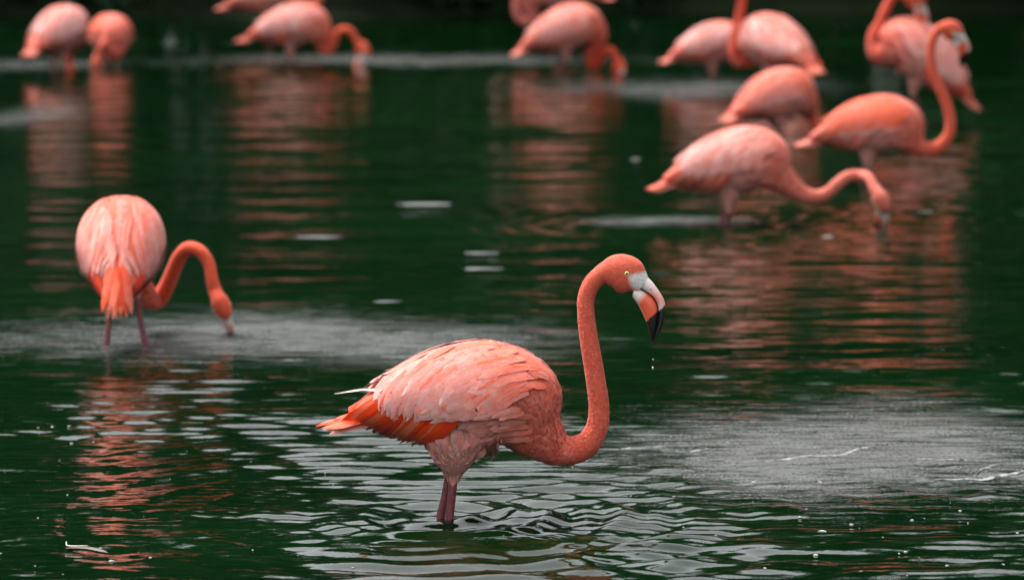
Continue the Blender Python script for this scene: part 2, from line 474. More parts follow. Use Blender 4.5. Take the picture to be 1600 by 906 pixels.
def tail_feathers(seed, tone=0, red=1.0, fan=1.0, tdz=0.0):
    r = np.random.default_rng(seed); out = []
    for layer, (n, zz, L, cc) in enumerate(((7, 0, .178, lin(240, 88, 44)), (7, -.012, .150, lin(226, 140, 124)), (6, .008, .128, lin(244, 78, 34)))):
        for i in range(n):
            f = (i / (n - 1) - .5) * 2
            root = np.array([-.242 + tdz * 2.2, f * .030 * fan, -.034 + zz + tdz]) + r.normal(0, .002, 3)
            d = norm(np.array([-1, f * .10 * fan, -.14 - tdz * 3]))
            L_ = L * (1.3 if tdz else 1)
            P = np.array([root + d * L_ * s * (1 - .12 * abs(f)) + np.array([0, 0, -.012 * s * s - .010 * abs(f)]) for s in _s])
            if tdz:                                  # drooped tail lying over the rump
                A_, B_, C_ = np.array([-.19, f * .022, .062 + zz]), np.array([-.30, f * .03, .02 + zz]), np.array([-.19 - .215 * (.85 + .15 * L / .178) + .02 * abs(f), f * .036 * fan, -.076 + zz])
                A_, C_ = A_ + r.normal(0, .003, 3), C_ + r.normal(0, .004, 3)
                P = np.array([A_ * (1 - s) ** 2 + 2 * B_ * s * (1 - s) + C_ * s * s for s in _s])
            nn = np.array([norm(np.array([-.1, f * .5, 1])) for s in _s])
            c = vary(cc * red + DULL * (1 - red), r, .1); ct = c * .55 + lin(238, 158, 136) * .45 if r.random() < .4 else c
            V, C2, uv = feather(P, nn, .0155 * (.6 + .4 * fan), 0, .001, c, ct, None, .5, .2, int(r.integers(1 << 30)))
            out.append(('tail', V, C2, uv))
    return out

def ring_loft(C, T, N, rv, rw, nr=32):
    B = np.cross(T, N)
    a = np.linspace(0, 2 * math.pi, nr, endpoint=False)
    V = C[:, None] + N[:, None] * (rv[:, None] * np.cos(a))[..., None] + B[:, None] * (rw[:, None] * np.sin(a))[..., None]
    return V, a, B

def capped(V):
    n, m = V.shape[:2]
    vs_ = np.vstack([V.reshape(-1, 3), V[0].mean(0), V[-1].mean(0)])
    f = [tuple(q) for q in grid_faces(n, m, True)]
    f += [(n * m, (j + 1) % m, j) for j in range(m)] + [(n * m + 1, (n - 1) * m + j, (n - 1) * m + (j + 1) % m) for j in range(m)]
    return vs_, f

def tube(name, pts, rad, mat, parent, nr=12, per=6, cols=None):
    P = np.hstack([np.asarray(pts, float), np.asarray(rad, float)[:, None]])
    Q, _ = catmull(P, per)
    t0 = norm(Q[1, :3] - Q[0, :3]); ref = np.array([0, 1.0, 0]) if abs(t0[1]) < .9 else np.array([1.0, 0, 0])
    T, N = frames(Q[:, :3], ref)
    V, _, _ = ring_loft(Q[:, :3], T, N, Q[:, 3], Q[:, 3], nr)
    v, f = capped(V)
    c = None
    if cols is not None:
        k = np.linspace(0, 1, len(Q))[:, None]; c = np.repeat(cols[0] * (1 - k) + cols[1] * k, nr, 0); c = np.vstack([c, cols[0], cols[1]])
    return mesh_obj(name, v, f, mat, parent, cols=c)

def sphere(name, c, r, mat, parent, nu=14, nv=8, sc=(1, 1, 1), axes=None):
    V = []
    for i in range(nv + 1):
        th = math.pi * i / nv
        for j in range(nu):
            ph = 2 * math.pi * j / nu
            V.append((math.sin(th) * math.cos(ph) * sc[0], math.sin(th) * math.sin(ph) * sc[1], math.cos(th) * sc[2]))
    V = np.array(V) * r
    if axes is not None: V = V @ np.array(axes)
    return mesh_obj(name, V + np.asarray(c), grid_faces(nv + 1, nu, True), mat, parent)

POLY_FACE = [(41, 0), (52, 3), (72, 6), (72, -14), (60, -24), (47, -20)]
def in_poly(x, y, poly):
    ins = False; n = len(poly)
    for i in range(n):
        x1, y1 = poly[i]; x2, y2 = poly[(i + 1) % n]
        if (y1 > y) != (y2 > y) and x < (x2 - x1) * (y - y1) / (y2 - y1) + x1: ins = not ins
    return ins

# bill outlines, drawing units relative to the head origin (940,429), y up
RIDGE = [(1003, 424), (1019, 439.6), (1029, 453.5), (1036.8, 465.4), (1040, 476), (1039.5, 491), (1036.8, 507), (1031, 522), (1020, 538)]
MOUTH = [(992, 448), (1004, 452.5), (1014, 459), (1022, 465.5), (1027.5, 476), (1029, 491), (1027, 508), (1024, 523), (1019.5, 537)]
CHIN = [(988, 464), (993.5, 471), (998.5, 479), (1003, 488), (1007, 496.5), (1010.5, 504), (1013, 514), (1015.5, 524), (1018.5, 535)]

def flamingo(name, label, water, body_px, yaw, neck, *, sc=1.0, pitch=0.0, hdir=None, roll=0.0, legs=((0, .03), (0, -.03)),
             detail=0, seed=1, dbody=0.0, tone=0.0, neck_r=1.0, neckcol=None, bed=.42, red=.3, primary=False, fan=1.0, wide=1.0, short=False, fdens=None, tdz=0.0, hup=None):
    """water: photo point where it stands; body_px: photo point of the body centre; neck: photo points (px,py,depth offset m)"""
    root_w = ground(*water)
    yw = R(yaw)
    root = link(bpy.data.objects.new(name, None)); root.location = root_w; root.rotation_euler = (0, 0, yw)
    root.empty_display_size = .1
    tag(root, label, 'flamingo', 'flamingos wading in the pond')
    fx = np.array([math.cos(yw), math.sin(yw), 0]); fy = np.array([-math.sin(yw), math.cos(yw), 0])
    def to_local(w):
        d = np.asarray(w) - root_w; return np.array([d @ fx, d @ fy, d[2]])
    cb = to_local(at(body_px[0], body_px[1], root_w[1] + dbody))
    cp, sp = math.cos(R(pitch)), math.sin(R(pitch))
    def b2l(P):
        P = np.asarray(P, float) * sc * np.array([1, wide, 1])
        return np.stack([P[..., 0] * cp - P[..., 2] * sp, P[..., 1], P[..., 0] * sp + P[..., 2] * cp], -1) + cb
    def b2d(P):
        P = np.asarray(P, float)
        return np.stack([P[..., 0] * cp - P[..., 2] * sp, P[..., 1], P[..., 0] * sp + P[..., 2] * cp], -1)
    # spine: body then neck
    st = []
    for x, y, rv, rw in BODY:
        q = bp2(x, y); p = b2l([q[0], 0, q[1]]); st.append([*p, rv * S * sc, rw * S * sc * wide])
    nk = [to_local(at(a, b, root_w[1] + c)) for a, b, c in neck]
    dl = np.cumsum([0] + [np.linalg.norm(np.array(nk[i]) - np.array((st[-1][:3] if i == 0 else nk[i - 1]))) for i in range(len(nk))])[1:]
    f = (dl - dl[0]) / (dl[-1] - dl[0])
    rr = np.interp(f, [0, .12, .22, .35, .6, .8, .92, 1], [25, 20, 17, 15.7, 14.8, 13.2, 13.2, 15.5]) * S * sc * neck_r
    for p, r_ in zip(nk, rr): st.append([*p, r_, r_ * .92])
    nb, nn = len(BODY), len(nk)
    Q, I = catmull(st, 10)
    T, N = frames(Q[:, :3], b2d([0, 0, 1.0]))
    def twist(T, N, I):
        if not roll: return N
        g = np.clip((I - nb) / (nn - 1), 0, 1); g = g * g * (3 - 2 * g) * R(roll)
        return N * np.cos(g)[:, None] + np.cross(T, N) * np.sin(g)[:, None]
    Nt = twist(T, N, I)
    hp, hT, hN = Q[-1, :3], T[-1], Nt[-1]
    if hdir is not None:
        hd = np.array([hdir[0], hdir[2] if len(hdir) > 2 else 0.0, hdir[1]])     # world x, y(depth), z
        hd = norm(np.array([hd @ fx, hd @ fy, hd[2]]))
        ax = np.cross(hT, hd); s_ = np.linalg.norm(ax); c_ = hT @ hd
        if s_ > 1e-6:
            ax = ax / s_; hN = hN * c_ + np.cross(ax, hN) * s_ + ax * (ax @ hN) * (1 - c_)
        hT = hd; hN = norm(hN - hT * (hN @ hT))
    if hup is not None:                              # turn of the head on the neck: world direction of the crown
        hu = np.array([hup[0], hup[2], hup[1]]); hu = np.array([hu @ fx, hu @ fy, hu[2]]); hN = norm(hu - hT * (hu @ hT))
    hB = np.cross(hT, hN)
    def h2l(x, y, z=0.0): return hp + (hT * x + hN * y + hB * z) * S * sc
    for x, y, rv, rw in HEAD: st.append([*h2l(x, y), rv * S * sc, rw * S * sc])
    per = 14 if detail else 8
    Q, I = catmull(st, per)
    T, N = frames(Q[:, :3], b2d([0, 0, 1.0])); Nt = twist(T, N, I)
    # align head rings with the head plane
    g = np.clip((I - (nb + nn - 2)) / 2, 0, 1)[:, None]
    Nh = norm(hN - T * (T @ hN)[:, None]); Nt = norm(Nt * (1 - g) + Nh * g)
    nr = 40 if detail else 24
    V, ang, B = ring_loft(Q[:, :3], T, Nt, Q[:, 3], Q[:, 4], nr)
    # soft feathered unevenness of the outline
    r = np.random.default_rng(seed)
    V += norm(V - Q[:, None, :3]) * (r.normal(0, .0012 if detail else .002, V.shape[:2]) * np.where(I > nb, .3, 1)[:, None])[..., None] * np.clip(1 - (I - nb - nn + 2), 0.2, 1)[:, None, None]
    # colours
    NC = lin(224, 102, 80) if neckcol is None else neckcol
    HC = NC * .75 + lin(228, 92, 66) * .25
    cols = np.zeros(V.shape); mot = np.zeros(V.shape[:2])
    loc = (V - hp) / (S * sc); HX, HY = loc @ hT, loc @ hN
    for i, k in enumerate(I):
        for j, a in enumerate(ang):
            if k < nb + .5:
                ca = math.cos(a)
                base = DULL * .75 + PINK * .25 if ca > -.3 else lin(205, 148, 136)
                if k < 2: w_ = red * min(1, (2 - k) * 1.4) * (ca > -.5); base = base * (1 - w_) + lin(240, 92, 54) * w_
                t = np.clip((k - 4.6) / 2.6, 0, 1)
                c = base * (1 - t) + (NC * .7 + PINK * .3) * t
                mot[i, j] = .12 + .75 * np.clip((k - 4.8) / 1.6, 0, 1)
            else:
                t = np.clip((k - nb - nn + 4) / 3, 0, 1)
                c = NC * (1 - t) + HC * t
                mot[i, j] = .35 * (1 - t) + .05
            if k > nb + nn - 1:
                w_ = sum(in_poly(HX[i, j] + dx_, HY[i, j] + dy_, POLY_FACE) for dx_ in (-2, 0, 2) for dy_ in (-2, 0, 2)) / 9
                if w_: c = c * (1 - w_) + lin(244, 238, 236) * w_; mot[i, j] = 0
            cols[i, j] = c
    v, fcs = capped(V)
    cc = np.vstack([cols.reshape(-1, 3), cols[0, 0], cols[-1, 0]]); mm = np.concatenate([mot.ravel(), [0, 0]])
    body = mesh_obj('body', v, fcs, M_PLUM, root, cols=cc, attrs={'mot': mm})
    # short contour feathers on breast and neck, too fine to pick apart
    nf = 5200 if detail == 2 else (900 if detail == 1 else 0)
    if nf:
        pv, pc, pf = [], [], []
        lens = np.linalg.norm(np.diff(Q[:, :3], axis=0), axis=1); wgt = np.concatenate([lens, [0]]) * (Q[:, 3] + .012)
        wgt[I < 5.1] = 0; wgt[I > nb + nn + 2.5] = 0; wgt[I > nb + 1.5] *= .45; wgt /= wgt.sum()
        ii = r.choice(len(I), nf, p=wgt)
        for i in ii:
            a = r.uniform(0, 2 * math.pi); j = int(a / (2 * math.pi) * nr) % nr
            if i < 2: continue
            P = V[i, j]; tb = norm(V[i - 1, j] - V[i, j]); nn_ = norm(P - Q[i, :3]); bb = np.cross(tb, nn_)
            k = I[i]
            L = np.interp(k, [5, 7.5, 9, nb + nn, nb + nn + 3], [.026, .020, .012, .008, .005]) * sc * r.uniform(.7, 1.25); W = L * .30
            li = L * r.uniform(.03, .11) * ((.3 if math.cos(a) > .3 else .6) if k < nb else .3)
            tb = norm(tb + bb * r.normal(0, .18))
            b0 = len(pv)
            pv += [P - nn_ * .001, P + tb * L * .5 + bb * W + nn_ * li * .45, P + tb * L * .5 + nn_ * (li * .6 + .15 * W), P + tb * L * .5 - bb * W + nn_ * li * .45, P + tb * L + nn_ * li]
            c = cols[i, j]; m_ = mot[i, j]
            if r.random() < m_ * .5: c = c * .6 + lin(206, 74, 48) * .4
            elif r.random() < m_ * .35: c = c * .75 + lin(240, 170, 150) * .25
            c = np.clip(c * (1 + r.normal(0, .09 if k < nb else .05)), 0, .95)
            pc += [c * .9, c, c, c, np.clip(c * 1.02, 0, .95)]
            pf += [(b0, b0 + 1, b0 + 2), (b0, b0 + 2, b0 + 3), (b0 + 1, b0 + 4, b0 + 2), (b0 + 2, b0 + 4, b0 + 3)]
        uv = np.tile(np.array([[0, 0], [.8, .5], [0, .5], [-.8, .5], [0, 1.0]]), (len(pv) // 5, 1))
        tag(mesh_obj('contour_plumage', pv, pf, M_FEA, root, cols=np.array(pc), uvs=uv), kind='stuff')
    # wings with their feathers
    near = -1                                        # local -y is the bird's right side
    dens = 1.0 if detail == 2 else (.8 if detail == 1 else .62)
    dens = fdens or dens
    phm = lambda k: np.interp(k, [.3, 1, 2, 3, 4, 5, 6, 6.5], [60, 105, 122, 116, 96, 88, 72, 50])
    for side in (-1, 1):
        ks = np.where((_k > .4) & (_k < 6.5))[0][::4]; nph = 14
        W_ = []; cw = []
        for ki in ks:
            for q in range(nph):
                ph = R(4 + (phm(_k[ki]) - 4) * q / (nph - 1))
                e = math.sin(math.pi * q / (nph - 1)) ** .5 * min(1, (6.5 - _k[ki]) * 1.2, (_k[ki] - .3) * 1.5)
                rv, rw = ERV[ki] + bulge[ki] * .25 * e, ERW[ki] + bulge[ki] * e - .001
                W_.append(EC[ki] + EN[ki] * rv * math.cos(ph) + np.array([0, side, 0.0]) * rw * math.sin(ph))
                cw.append((PINK * .6 + ORNG * .4) if red < .8 else (PINK * .25 + ORNG * .75))
        wing = mesh_obj('wing', b2l(np.array(W_)), [tuple(q) if side < 0 else tuple(q[::-1]) for q in grid_faces(len(ks), nph)], M_PLUM, root,
                        cols=np.array(cw), attrs={'mot': np.full(len(W_), .3)})
        tr = feather_tracts(side, seed * 10 + side, dens, tone, red, primary, short)
        single = (detail == 2 and side == near) or (detail == 1)
        if single:
            # at most ~150 single feathers a side: the small soft plumes stay joined
            rest = []
            for t_, V_, c_, u_ in tr:
                if t_ == 'flank': rest.append((V_, c_, u_)); continue
                nm = {'covert': 'feather', 'flight': 'flight_feather', 'primary': 'flight_feather'}[t_]
                mesh_obj(nm, b2l(V_), F_FACES, M_FEA, wing, cols=c_, uvs=u_)
        else:
            rest = [(V_, c_, u_) for t_, V_, c_, u_ in tr]
        if rest:
            n_ = NL * NW
            tag(mesh_obj('flank_plumes' if single else 'wing_plumage', b2l(np.concatenate([q[0] for q in rest])), np.concatenate([F_FACES + n_ * i for i in range(len(rest))]),
                         M_FEA, wing, cols=np.concatenate([q[1] for q in rest]), uvs=np.concatenate([q[2] for q in rest])), kind='stuff')
    tl = tail_feathers(seed, tone, red, fan, tdz)
    if detail:
        tb_ = mesh_obj('tail', b2l(np.array([(-.26 + .012 * math.cos(a) * 0 + (.03 * k), .03 * math.cos(a) * (.5 + .5 * k), -.036 + .006 * math.sin(a)) for k in (0, 1) for a in np.linspace(0, 2 * math.pi, 10, endpoint=False)])),
                       grid_faces(2, 10, True), M_PLUM, root, cols=np.tile(ORNG, (20, 1)), attrs={'mot': np.zeros(20)})
        for _, V_, c_, u_ in tl: mesh_obj('tail_feather', b2l(V_), F_FACES, M_FEA, tb_, cols=c_, uvs=u_)
    else:
        n_ = NL * NW
        tag(mesh_obj('tail', b2l(np.concatenate([q[1] for q in tl])), np.concatenate([F_FACES + n_ * i for i in range(len(tl))]), M_FEA, root,
                     cols=np.concatenate([q[2] for q in tl]), uvs=np.concatenate([q[3] for q in tl])), kind='stuff')
    # bill: upper and lower mandible
    H = lambda p: (p[0] - 940, 429 - p[1])
    def mandible(nm, A, Bp, wid, colf):
        a = np.array([H(p) for p in A]); b = np.array([H(p) for p in Bp])
        P = np.array([[*x, *y, w] for x, y, w in zip(a, b, wid)])
        k = np.linspace(0, len(P) - 1, 40 if detail else 20)
        P = np.stack([np.interp(k, range(len(P)), P[:, c]) for c in range(5)], 1)
        for _ in range(3): P[1:-1] = .25 * P[:-2] + .5 * P[1:-1] + .25 * P[2:]
        vs_, cs_ = [], []; m = 16
        for row, kk in zip(P, k):
            mid = (row[0:2] + row[2:4]) / 2; hf = (row[0:2] - row[2:4]) / 2
            for q in range(m):
                an = 2 * math.pi * q / m
                p2 = mid + hf * math.cos(an)
                vs_.append(h2l(p2[0], p2[1], math.copysign(abs(math.sin(an)) ** .8, math.sin(an)) * row[4])); cs_.append(colf(kk / 8, math.cos(an), p2))
        vs_ = np.array(vs_).reshape(len(P), m, 3); v_, f_ = capped(vs_)
        return mesh_obj(nm, v_, f_, M_BILL, root, cols=np.vstack([np.array(cs_), cs_[0], cs_[-1]]))
    WH, PK, BK, OR = lin(226, 216, 212), lin(232, 158, 146), lin(10, 9, 11), lin(226, 92, 62)
    def upc(s, c, p):
        if -p[1] > 48 + (98 - p[0]) * .89: return BK
        t = np.clip((s - .1) / .22, 0, 1); col = WH * (1 - t) + PK * t
        t2 = np.clip((s - .42) / .1, 0, 1); col = col * (1 - t2) + lin(222, 190, 184) * t2
        return BK if c < -.8 and s > .06 else col
    def loc_(s, c, p):
        if -p[1] > 48 + (98 - p[0]) * .89: return BK
        t = np.clip((s - .12) / .12, 0, 1); col = WH * (1 - t) + OR * t
        if c < -.8: col = lin(220, 150, 135)
        return BK if c > .95 and s > .1 else col
    up = mandible('upper_bill', RIDGE, MOUTH, [11.5, 10.5, 9.5, 9, 8.5, 7.5, 6, 4, 1], upc)
    lo = mandible('lower_bill', [(x - .4, y + .3) for x, y in MOUTH], CHIN, [11, 11.5, 11.5, 11, 10.5, 9.5, 7.5, 5, 1], loc_)
    ax = np.stack([hT, hN, hB])
    for sd_ in (-1, 1):
        e = sphere('eye', h2l(38.6, 3.6, sd_ * 18.6), 4.4 * S * sc, M_EYE, root, sc=(1, 1, .75), axes=ax)
        if detail == 2:
            sphere('pupil', h2l(38.8, 3.6, sd_ * 21.6), 2.0 * S * sc, M_BLACK, e, sc=(1, 1, .5), axes=ax)
            sphere('eyelid', h2l(38.6, 3.6, sd_ * 17.6), 6.0 * S * sc, M_LID, e, sc=(1.08, 1, .55), axes=ax)
            ds = norm(hT * .75 - hN * .62); ns = np.cross(hB, ds)
            sphere('nostril', h2l(75.5, -21, sd_ * 9.4), 5.2 * S * sc, M_BLACK, up, sc=(1, .17, .14), axes=np.stack([ds, ns, hB]))
    # legs
    for li, (lx, ly) in enumerate(legs):
        hipb = b2l([-.045, math.copysign(.036, ly), -.085]); kn = b2l([-.043, math.copysign(.026, ly), -.203])
        kn = kn * .6 + np.array([lx, ly, kn[2]]) * .4
        foot = np.array([lx, ly, 0.0])
        if kn[2] < .02: kn = np.array([lx, ly, .02])
        tube('thigh', [hipb, hipb * .55 + kn * .45, hipb * .22 + kn * .78, kn + np.array([0, 0, .004]), kn - np.array([0, 0, .014])], np.array([.076, .064, .038, .0185, .0122] if detail == 2 else [.058, .042, .025, .015, .0122]) * sc, M_PLUM, root, 16, 6,
             cols=(DULL * .8 + GREY * .2, lin(226, 164, 150)))
        e = foot - kn; e = e / max(.05, -e[2]) * bed
        tube('leg', [kn + np.array([0, 0, .015]), kn * .5 + foot * .5, foot, foot + np.array([e[0] * .4, e[1] * .2, -bed])], np.array([.0125, .0108, .0112, .012]) * sc, M_LEG, root, 12, 5)
        if detail:                                   # soft plumes of the thigh, laid flat along it
            rf = np.random.default_rng(seed * 7 + li); packs = []
            for i in range(130 if detail == 2 else 50):
                q = rf.uniform(-.1, .9); a = rf.uniform(0, 2 * math.pi)
                n_ = np.array([math.cos(a), math.sin(a), 0]); L = rf.uniform(.22, .36); pts = []
                for s_ in _s:
                    qq = q + L * s_; rad = np.interp(qq, [-.1, 0, .45, .78, .97, 1.1, 1.3], [.075, .075, .064, .038, .0185, .0128, .012] if detail == 2 else [.058, .058, .042, .025, .015, .0128, .012]) * sc
                    pts.append(hipb * (1 - qq) + kn * qq + n_ * (rad + .0008))
                c = vary(DULL * .65 + GREY * .35 if rf.random() < .7 else lin(236, 180, 168), rf, .05)
                packs.append(feather(pts, np.tile(n_, (NL, 1)), .0075 * sc, .000, .0022 * rf.random(), c * .97, c, None, .6, .04, seed=int(rf.integers(1 << 30))))
            if detail == 2:                          # flank plumes draped over the top of the thigh
                sg = math.copysign(1, ly)
                for i in range(90):
                    px_, py_ = 740 + rf.uniform(-78, 22), 622 + rf.uniform(30, 80)
                    P0 = b2l(surf(px_, py_, sg, False)[0]); q = rf.uniform(.25, .72); t = R(np.clip((px_ - 712) / 45 * 62 + rf.normal(0, 10), -88, 80))
                    n_ = np.array([math.sin(t), sg * math.cos(t), 0]); rad = np.interp(q, [0, .45, .78], [.075, .064, .038]) * sc
                    E = hipb * (1 - q) + kn * q + n_ * (rad + .002); Mi = (P0 + E) / 2 + np.array([0, sg * .016, 0]) + n_ * .004
                    pts = [P0 * (1 - s_) ** 2 + 2 * Mi * s_ * (1 - s_) + E * s_ * s_ for s_ in _s]
                    c = vary(DULL if rf.random() < .5 else GREY * .6 + DULL * .4, rf, .06)
                    packs.append(feather(pts, np.tile(norm(n_ * .5 + np.array([0, sg * .6, 0])), (NL, 1)), .0085 * sc, .001, .003, c * .97, vary(c * .6 + GREY * .4, rf, .04), None, .55, .05, seed=int(rf.integers(1 << 30))))
            n_ = NL * NW
            tag(mesh_obj('thigh_down', np.concatenate([p[0] for p in packs]), np.concatenate([F_FACES + n_ * i for i in range(len(packs))]), M_FEA, root,
                         cols=np.concatenate([p[1] for p in packs]), uvs=np.concatenate([p[2] for p in packs])), kind='stuff')
    return root

BIRDS = []
def bird(*a, **k): BIRDS.append(flamingo('flamingo', *a, **k))
# foreground
bird('large sharply seen flamingo in the foreground standing with raised head and S shaped neck', (702, 812), (740, 622), 0,
     [(880, 703, 0), (912, 697, 0), (931, 672, 0), (936, 640, 0), (930, 589, 0), (920, 528, 0), (915.5, 489, 0), (916, 464, 0), (925, 443, 0), (940, 429, 0)],
     hdir=(1, 0), legs=((0, -.028), (-.024, .028)), detail=2, seed=3, red=1, primary=True, tone=-.14)
# left, from behind
bird('flamingo on the left seen from behind, dipping its bill with an arched neck', (197, 541), (189, 380), 92,
     [(228, 462, .36), (246, 468, .42), (258, 452, .40), (270, 425, .36), (281, 401, .32), (296, 388, .28), (314, 394, .26), (326, 412, .25), (331, 436, .24), (336, 455, .24)],
     hdir=(.45, -1, -.15), hup=(.15, .1, -1), legs=((0, .066), (0, -.066)), detail=1, seed=11, sc=.925, pitch=24, red=.95, fan=1.25, neck_r=1.1, wide=1.05, tdz=.022, tone=-.15, short=True, fdens=1.15, neckcol=lin(234, 92, 58))
# middle right
bird('flamingo in the middle right wading low with its neck stretched forward to the water', (1131, 350), (1153, 252), 0,
     [(1245, 298, 0), (1268, 307, 0), (1290, 303, 0), (1308, 288, 0), (1325, 276, 0), (1343, 274, 0), (1357, 278, -.06), (1367, 296, -.1)],
     hdir=(.5, -1, -.1), hup=(.35, .2, -1), legs=((0.02, .03), (-.02, -.03)), detail=1, seed=17, pitch=7, sc=1.0, red=.5, tone=-.35, neckcol=lin(222, 122, 104))
# right, upright neck
bird('bright orange backed flamingo on the right with a tall S shaped neck looking right', (1352, 286), (1370, 196), -6,
     [(1440, 232, -.02), (1462, 232, 0), (1481, 214, 0), (1485, 190, 0), (1478, 160, 0), (1466, 132, 0), (1457, 105, 0), (1454, 80, 0), (1458, 60, 0), (1468, 46, 0)],
     hdir=(1, -.15), legs=((0.02, .03), (-.02, -.03)), detail=1, seed=23, pitch=4, sc=.97, tone=.65, neckcol=lin(228, 98, 70))
# behind the middle right one
bird('bowed flamingo just left of the tall necked orange one, head at the water', (1218, 208), (1217, 148), 28,
     [(1264, 176, .16), (1271, 188, .18), (1277, 199, .16), (1281, 209, .14), (1282, 219, .13)], hdir=(-.2, -1), seed=29, sc=.95, pitch=10, tone=.1, neckcol=lin(232, 84, 54))
bird('flamingo near the top facing left, neck rising out of view', (1205, 140), (1207, 66), 132,
     [(1154, 96, .13), (1148, 84, .12), (1148, 62, .12), (1153, 36, .12), (1158, 10, .12), (1160, -18, .12), (1156, -42, .12), (1146, -52, .12)], hdir=(-1, -.2), seed=31, sc=1.12, pitch=12, red=.6, tone=-.55,
     neckcol=lin(236, 88, 62))
bird('pale flamingo standing partly hidden behind the rising neck near the top', (1112, 124), (1117, 68), 8,
     [(1160, 92, .05), (1170, 99, .05), (1180, 96, .05), (1188, 88, .05), (1197, 88, .05), (1202, 98, .05)], hdir=(.2, -1), seed=37, sc=.92, pitch=8, tone=-.6, neckcol=lin(228, 84, 56))
bird('flamingo at the top right corner with tail slanting down, head turned back to preen', (1445, 196), (1437, 84), 180,
     [(1366, 70, 0), (1366, 55, 0), (1374, 38, 0), (1382, 18, 0), (1390, 2, 0), (1400, -8, -.02), (1412, -8, -.05)], hdir=(.9, -.45, -.1), roll=180, seed=41, sc=1.12, pitch=33, red=.55, tone=-.45,
     neckcol=lin(232, 92, 66))
bird('flamingo at the top centre feeding with its bent orange neck to the right', (872, 112), (887, 44), 12,
     [(922, 90, .08), (926, 102, .08), (936, 98, .06), (941, 86, .04), (948, 78, .03), (957, 81, .02), (963, 93, .02)], hdir=(.3, -1), seed=43, sc=1.02, pitch=14, tone=-.3,
     neckcol=lin(226, 70, 38))
bird('flamingo behind the top centre feeder facing left with its pink neck looped low', (862, 88), (868, -18), 180,
     [(832, 26, 0), (822, 34, 0), (811, 28, 0), (806, 12, 0), (807, -8, 0), (808, -28, 0), (804, -44, 0), (796, -52, 0)], hdir=(-1, -.2), seed=47, sc=1.0,
     neckcol=lin(226, 130, 118))
bird('flamingo at the upper left centre with its neck arched down to the water', (450, 102), (462, 40), 0,
     [(504, 74, 0), (512, 78, 0), (519, 70, 0), (525, 56, 0), (534, 47, 0), (545, 48, 0), (553, 57, 0), (559, 68, 0)], hdir=(.6, -1), seed=53, sc=1.0, pitch=5, tone=-.45, red=.5,
     neckcol=lin(228, 92, 60))
bird('flamingo cut by the top edge above the upper left centre feeder', (420, 76), (424, -10), 0,
     [(478, 12, 0), (492, 8, 0), (500, -4, 0), (503, -22, 0), (501, -45, 0), (500, -64, 0), (505, -76, 0)], hdir=(1, -.1), seed=59, sc=1.0, pitch=6)
bird('pale flamingo at the top left corner seen from behind with its tail to the left', (88, 112), (95, 46), 58,
     [(103, 80, .2), (106, 90, .22), (108, 98, .2), (109, 106, .18)], hdir=(.1, -1), seed=61, sc=1.0, pitch=12, tone=-.6, neckcol=lin(228, 84, 56))
bird('deep orange flamingo facing the camera at the top left, neck hanging down', (174, 103), (173, 55), -80,
     [(166, 66, -.2), (160, 72, -.24), (155, 80, -.24), (152, 89, -.24)], hdir=(-.1, -1, -.05), seed=67, sc=.95, pitch=-2, tone=.5)

# ------------------------------------------------------------------ water
wr = np.random.default_rng(5)
NCOMP = 70
lam = np.exp(wr.uniform(math.log(.075), math.log(.9), NCOMP))
wdir = wr.normal(0, R(18), NCOMP); wph = wr.uniform(0, 2 * math.pi, NCOMP)
wsl = (lam / .26) ** -.15; wsl *= .050 / math.sqrt((wsl ** 2).sum() / 2)
LN = [(wr.uniform(.25, 1.4), wr.uniform(0, 6.28), wr.uniform(0, 6.28)) for _ in range(9)]
def slow(x, y, k=0):
    v = 0
    for i, (f, a, p) in enumerate(LN): v = v + np.sin(f * (x * math.cos(a + k) * 1.2 + y * math.sin(a + k) * .7) * 1.6 + p * (k + 1))
    return v / 4.5
NF = 60
flam = np.exp(wr.uniform(math.log(.036), math.log(.09), NF)); fdir = wr.normal(0, R(4), NF); fph = wr.uniform(0, 2 * math.pi, NF)
NC_ = 26; cr_ = np.random.default_rng(77)
clam = np.exp(cr_.uniform(math.log(.05), math.log(.17), NC_)); cx0 = cr_.normal(0, 1, (NC_, 2)) * np.array([.22, .35]); cph = cr_.uniform(0, 6.28, NC_)
LEG = ground(697, 811); SW = ground(860, 880)
ZONES = []   # (x, y, half width, half depth, slope) of stirred up water
def zone(px, py, hw, hd, sl): g = ground(px, py); ZONES.append((g[0], g[1], hw, hd, sl))
zone(780, 780, .8, 2.0, .07); zone(1010, 640, .7, 1.6, .07); zone(420, 700, .75, 1.6, .028); zone(330, 560, 1.0, 1.6, .06)
zone(950, 540, .6, 2.0, .06); zone(1000, 360, 1.0, 2.0, .05); zone(560, 390, .7, 2.0, .05); zone(1350, 860, 1.0, .6, .03)
RINGS = []   # (x, y, amplitude m, wavelength, reach)
def ring(px, py, amp, wl, reach): g = ground(px, py); RINGS.append((g[0], g[1], amp, wl, reach))
ring(700, 812, .0075, .21, 1.2); ring(690, 808, .0042, .092, .95); ring(985, 836, .0016, .052, .22); ring(640, 800, .0015, .09, .9)
ring(1060, 870, .0040, .24, 1.0); ring(860, 975, .005, .29, 1.1); ring(168, 541, .0020, .09, .6); ring(228, 541, .0020, .10, .7); ring(358, 528, .0028, .12, .9); ring(1131, 350, .003, .14, 1.0)
ring(1385, 365, .004, .16, 1.3); ring(1352, 286, .004, .16, 1.2); ring(872, 112, .005, .25, 1.5); ring(450, 102, .005, .25, 1.5)
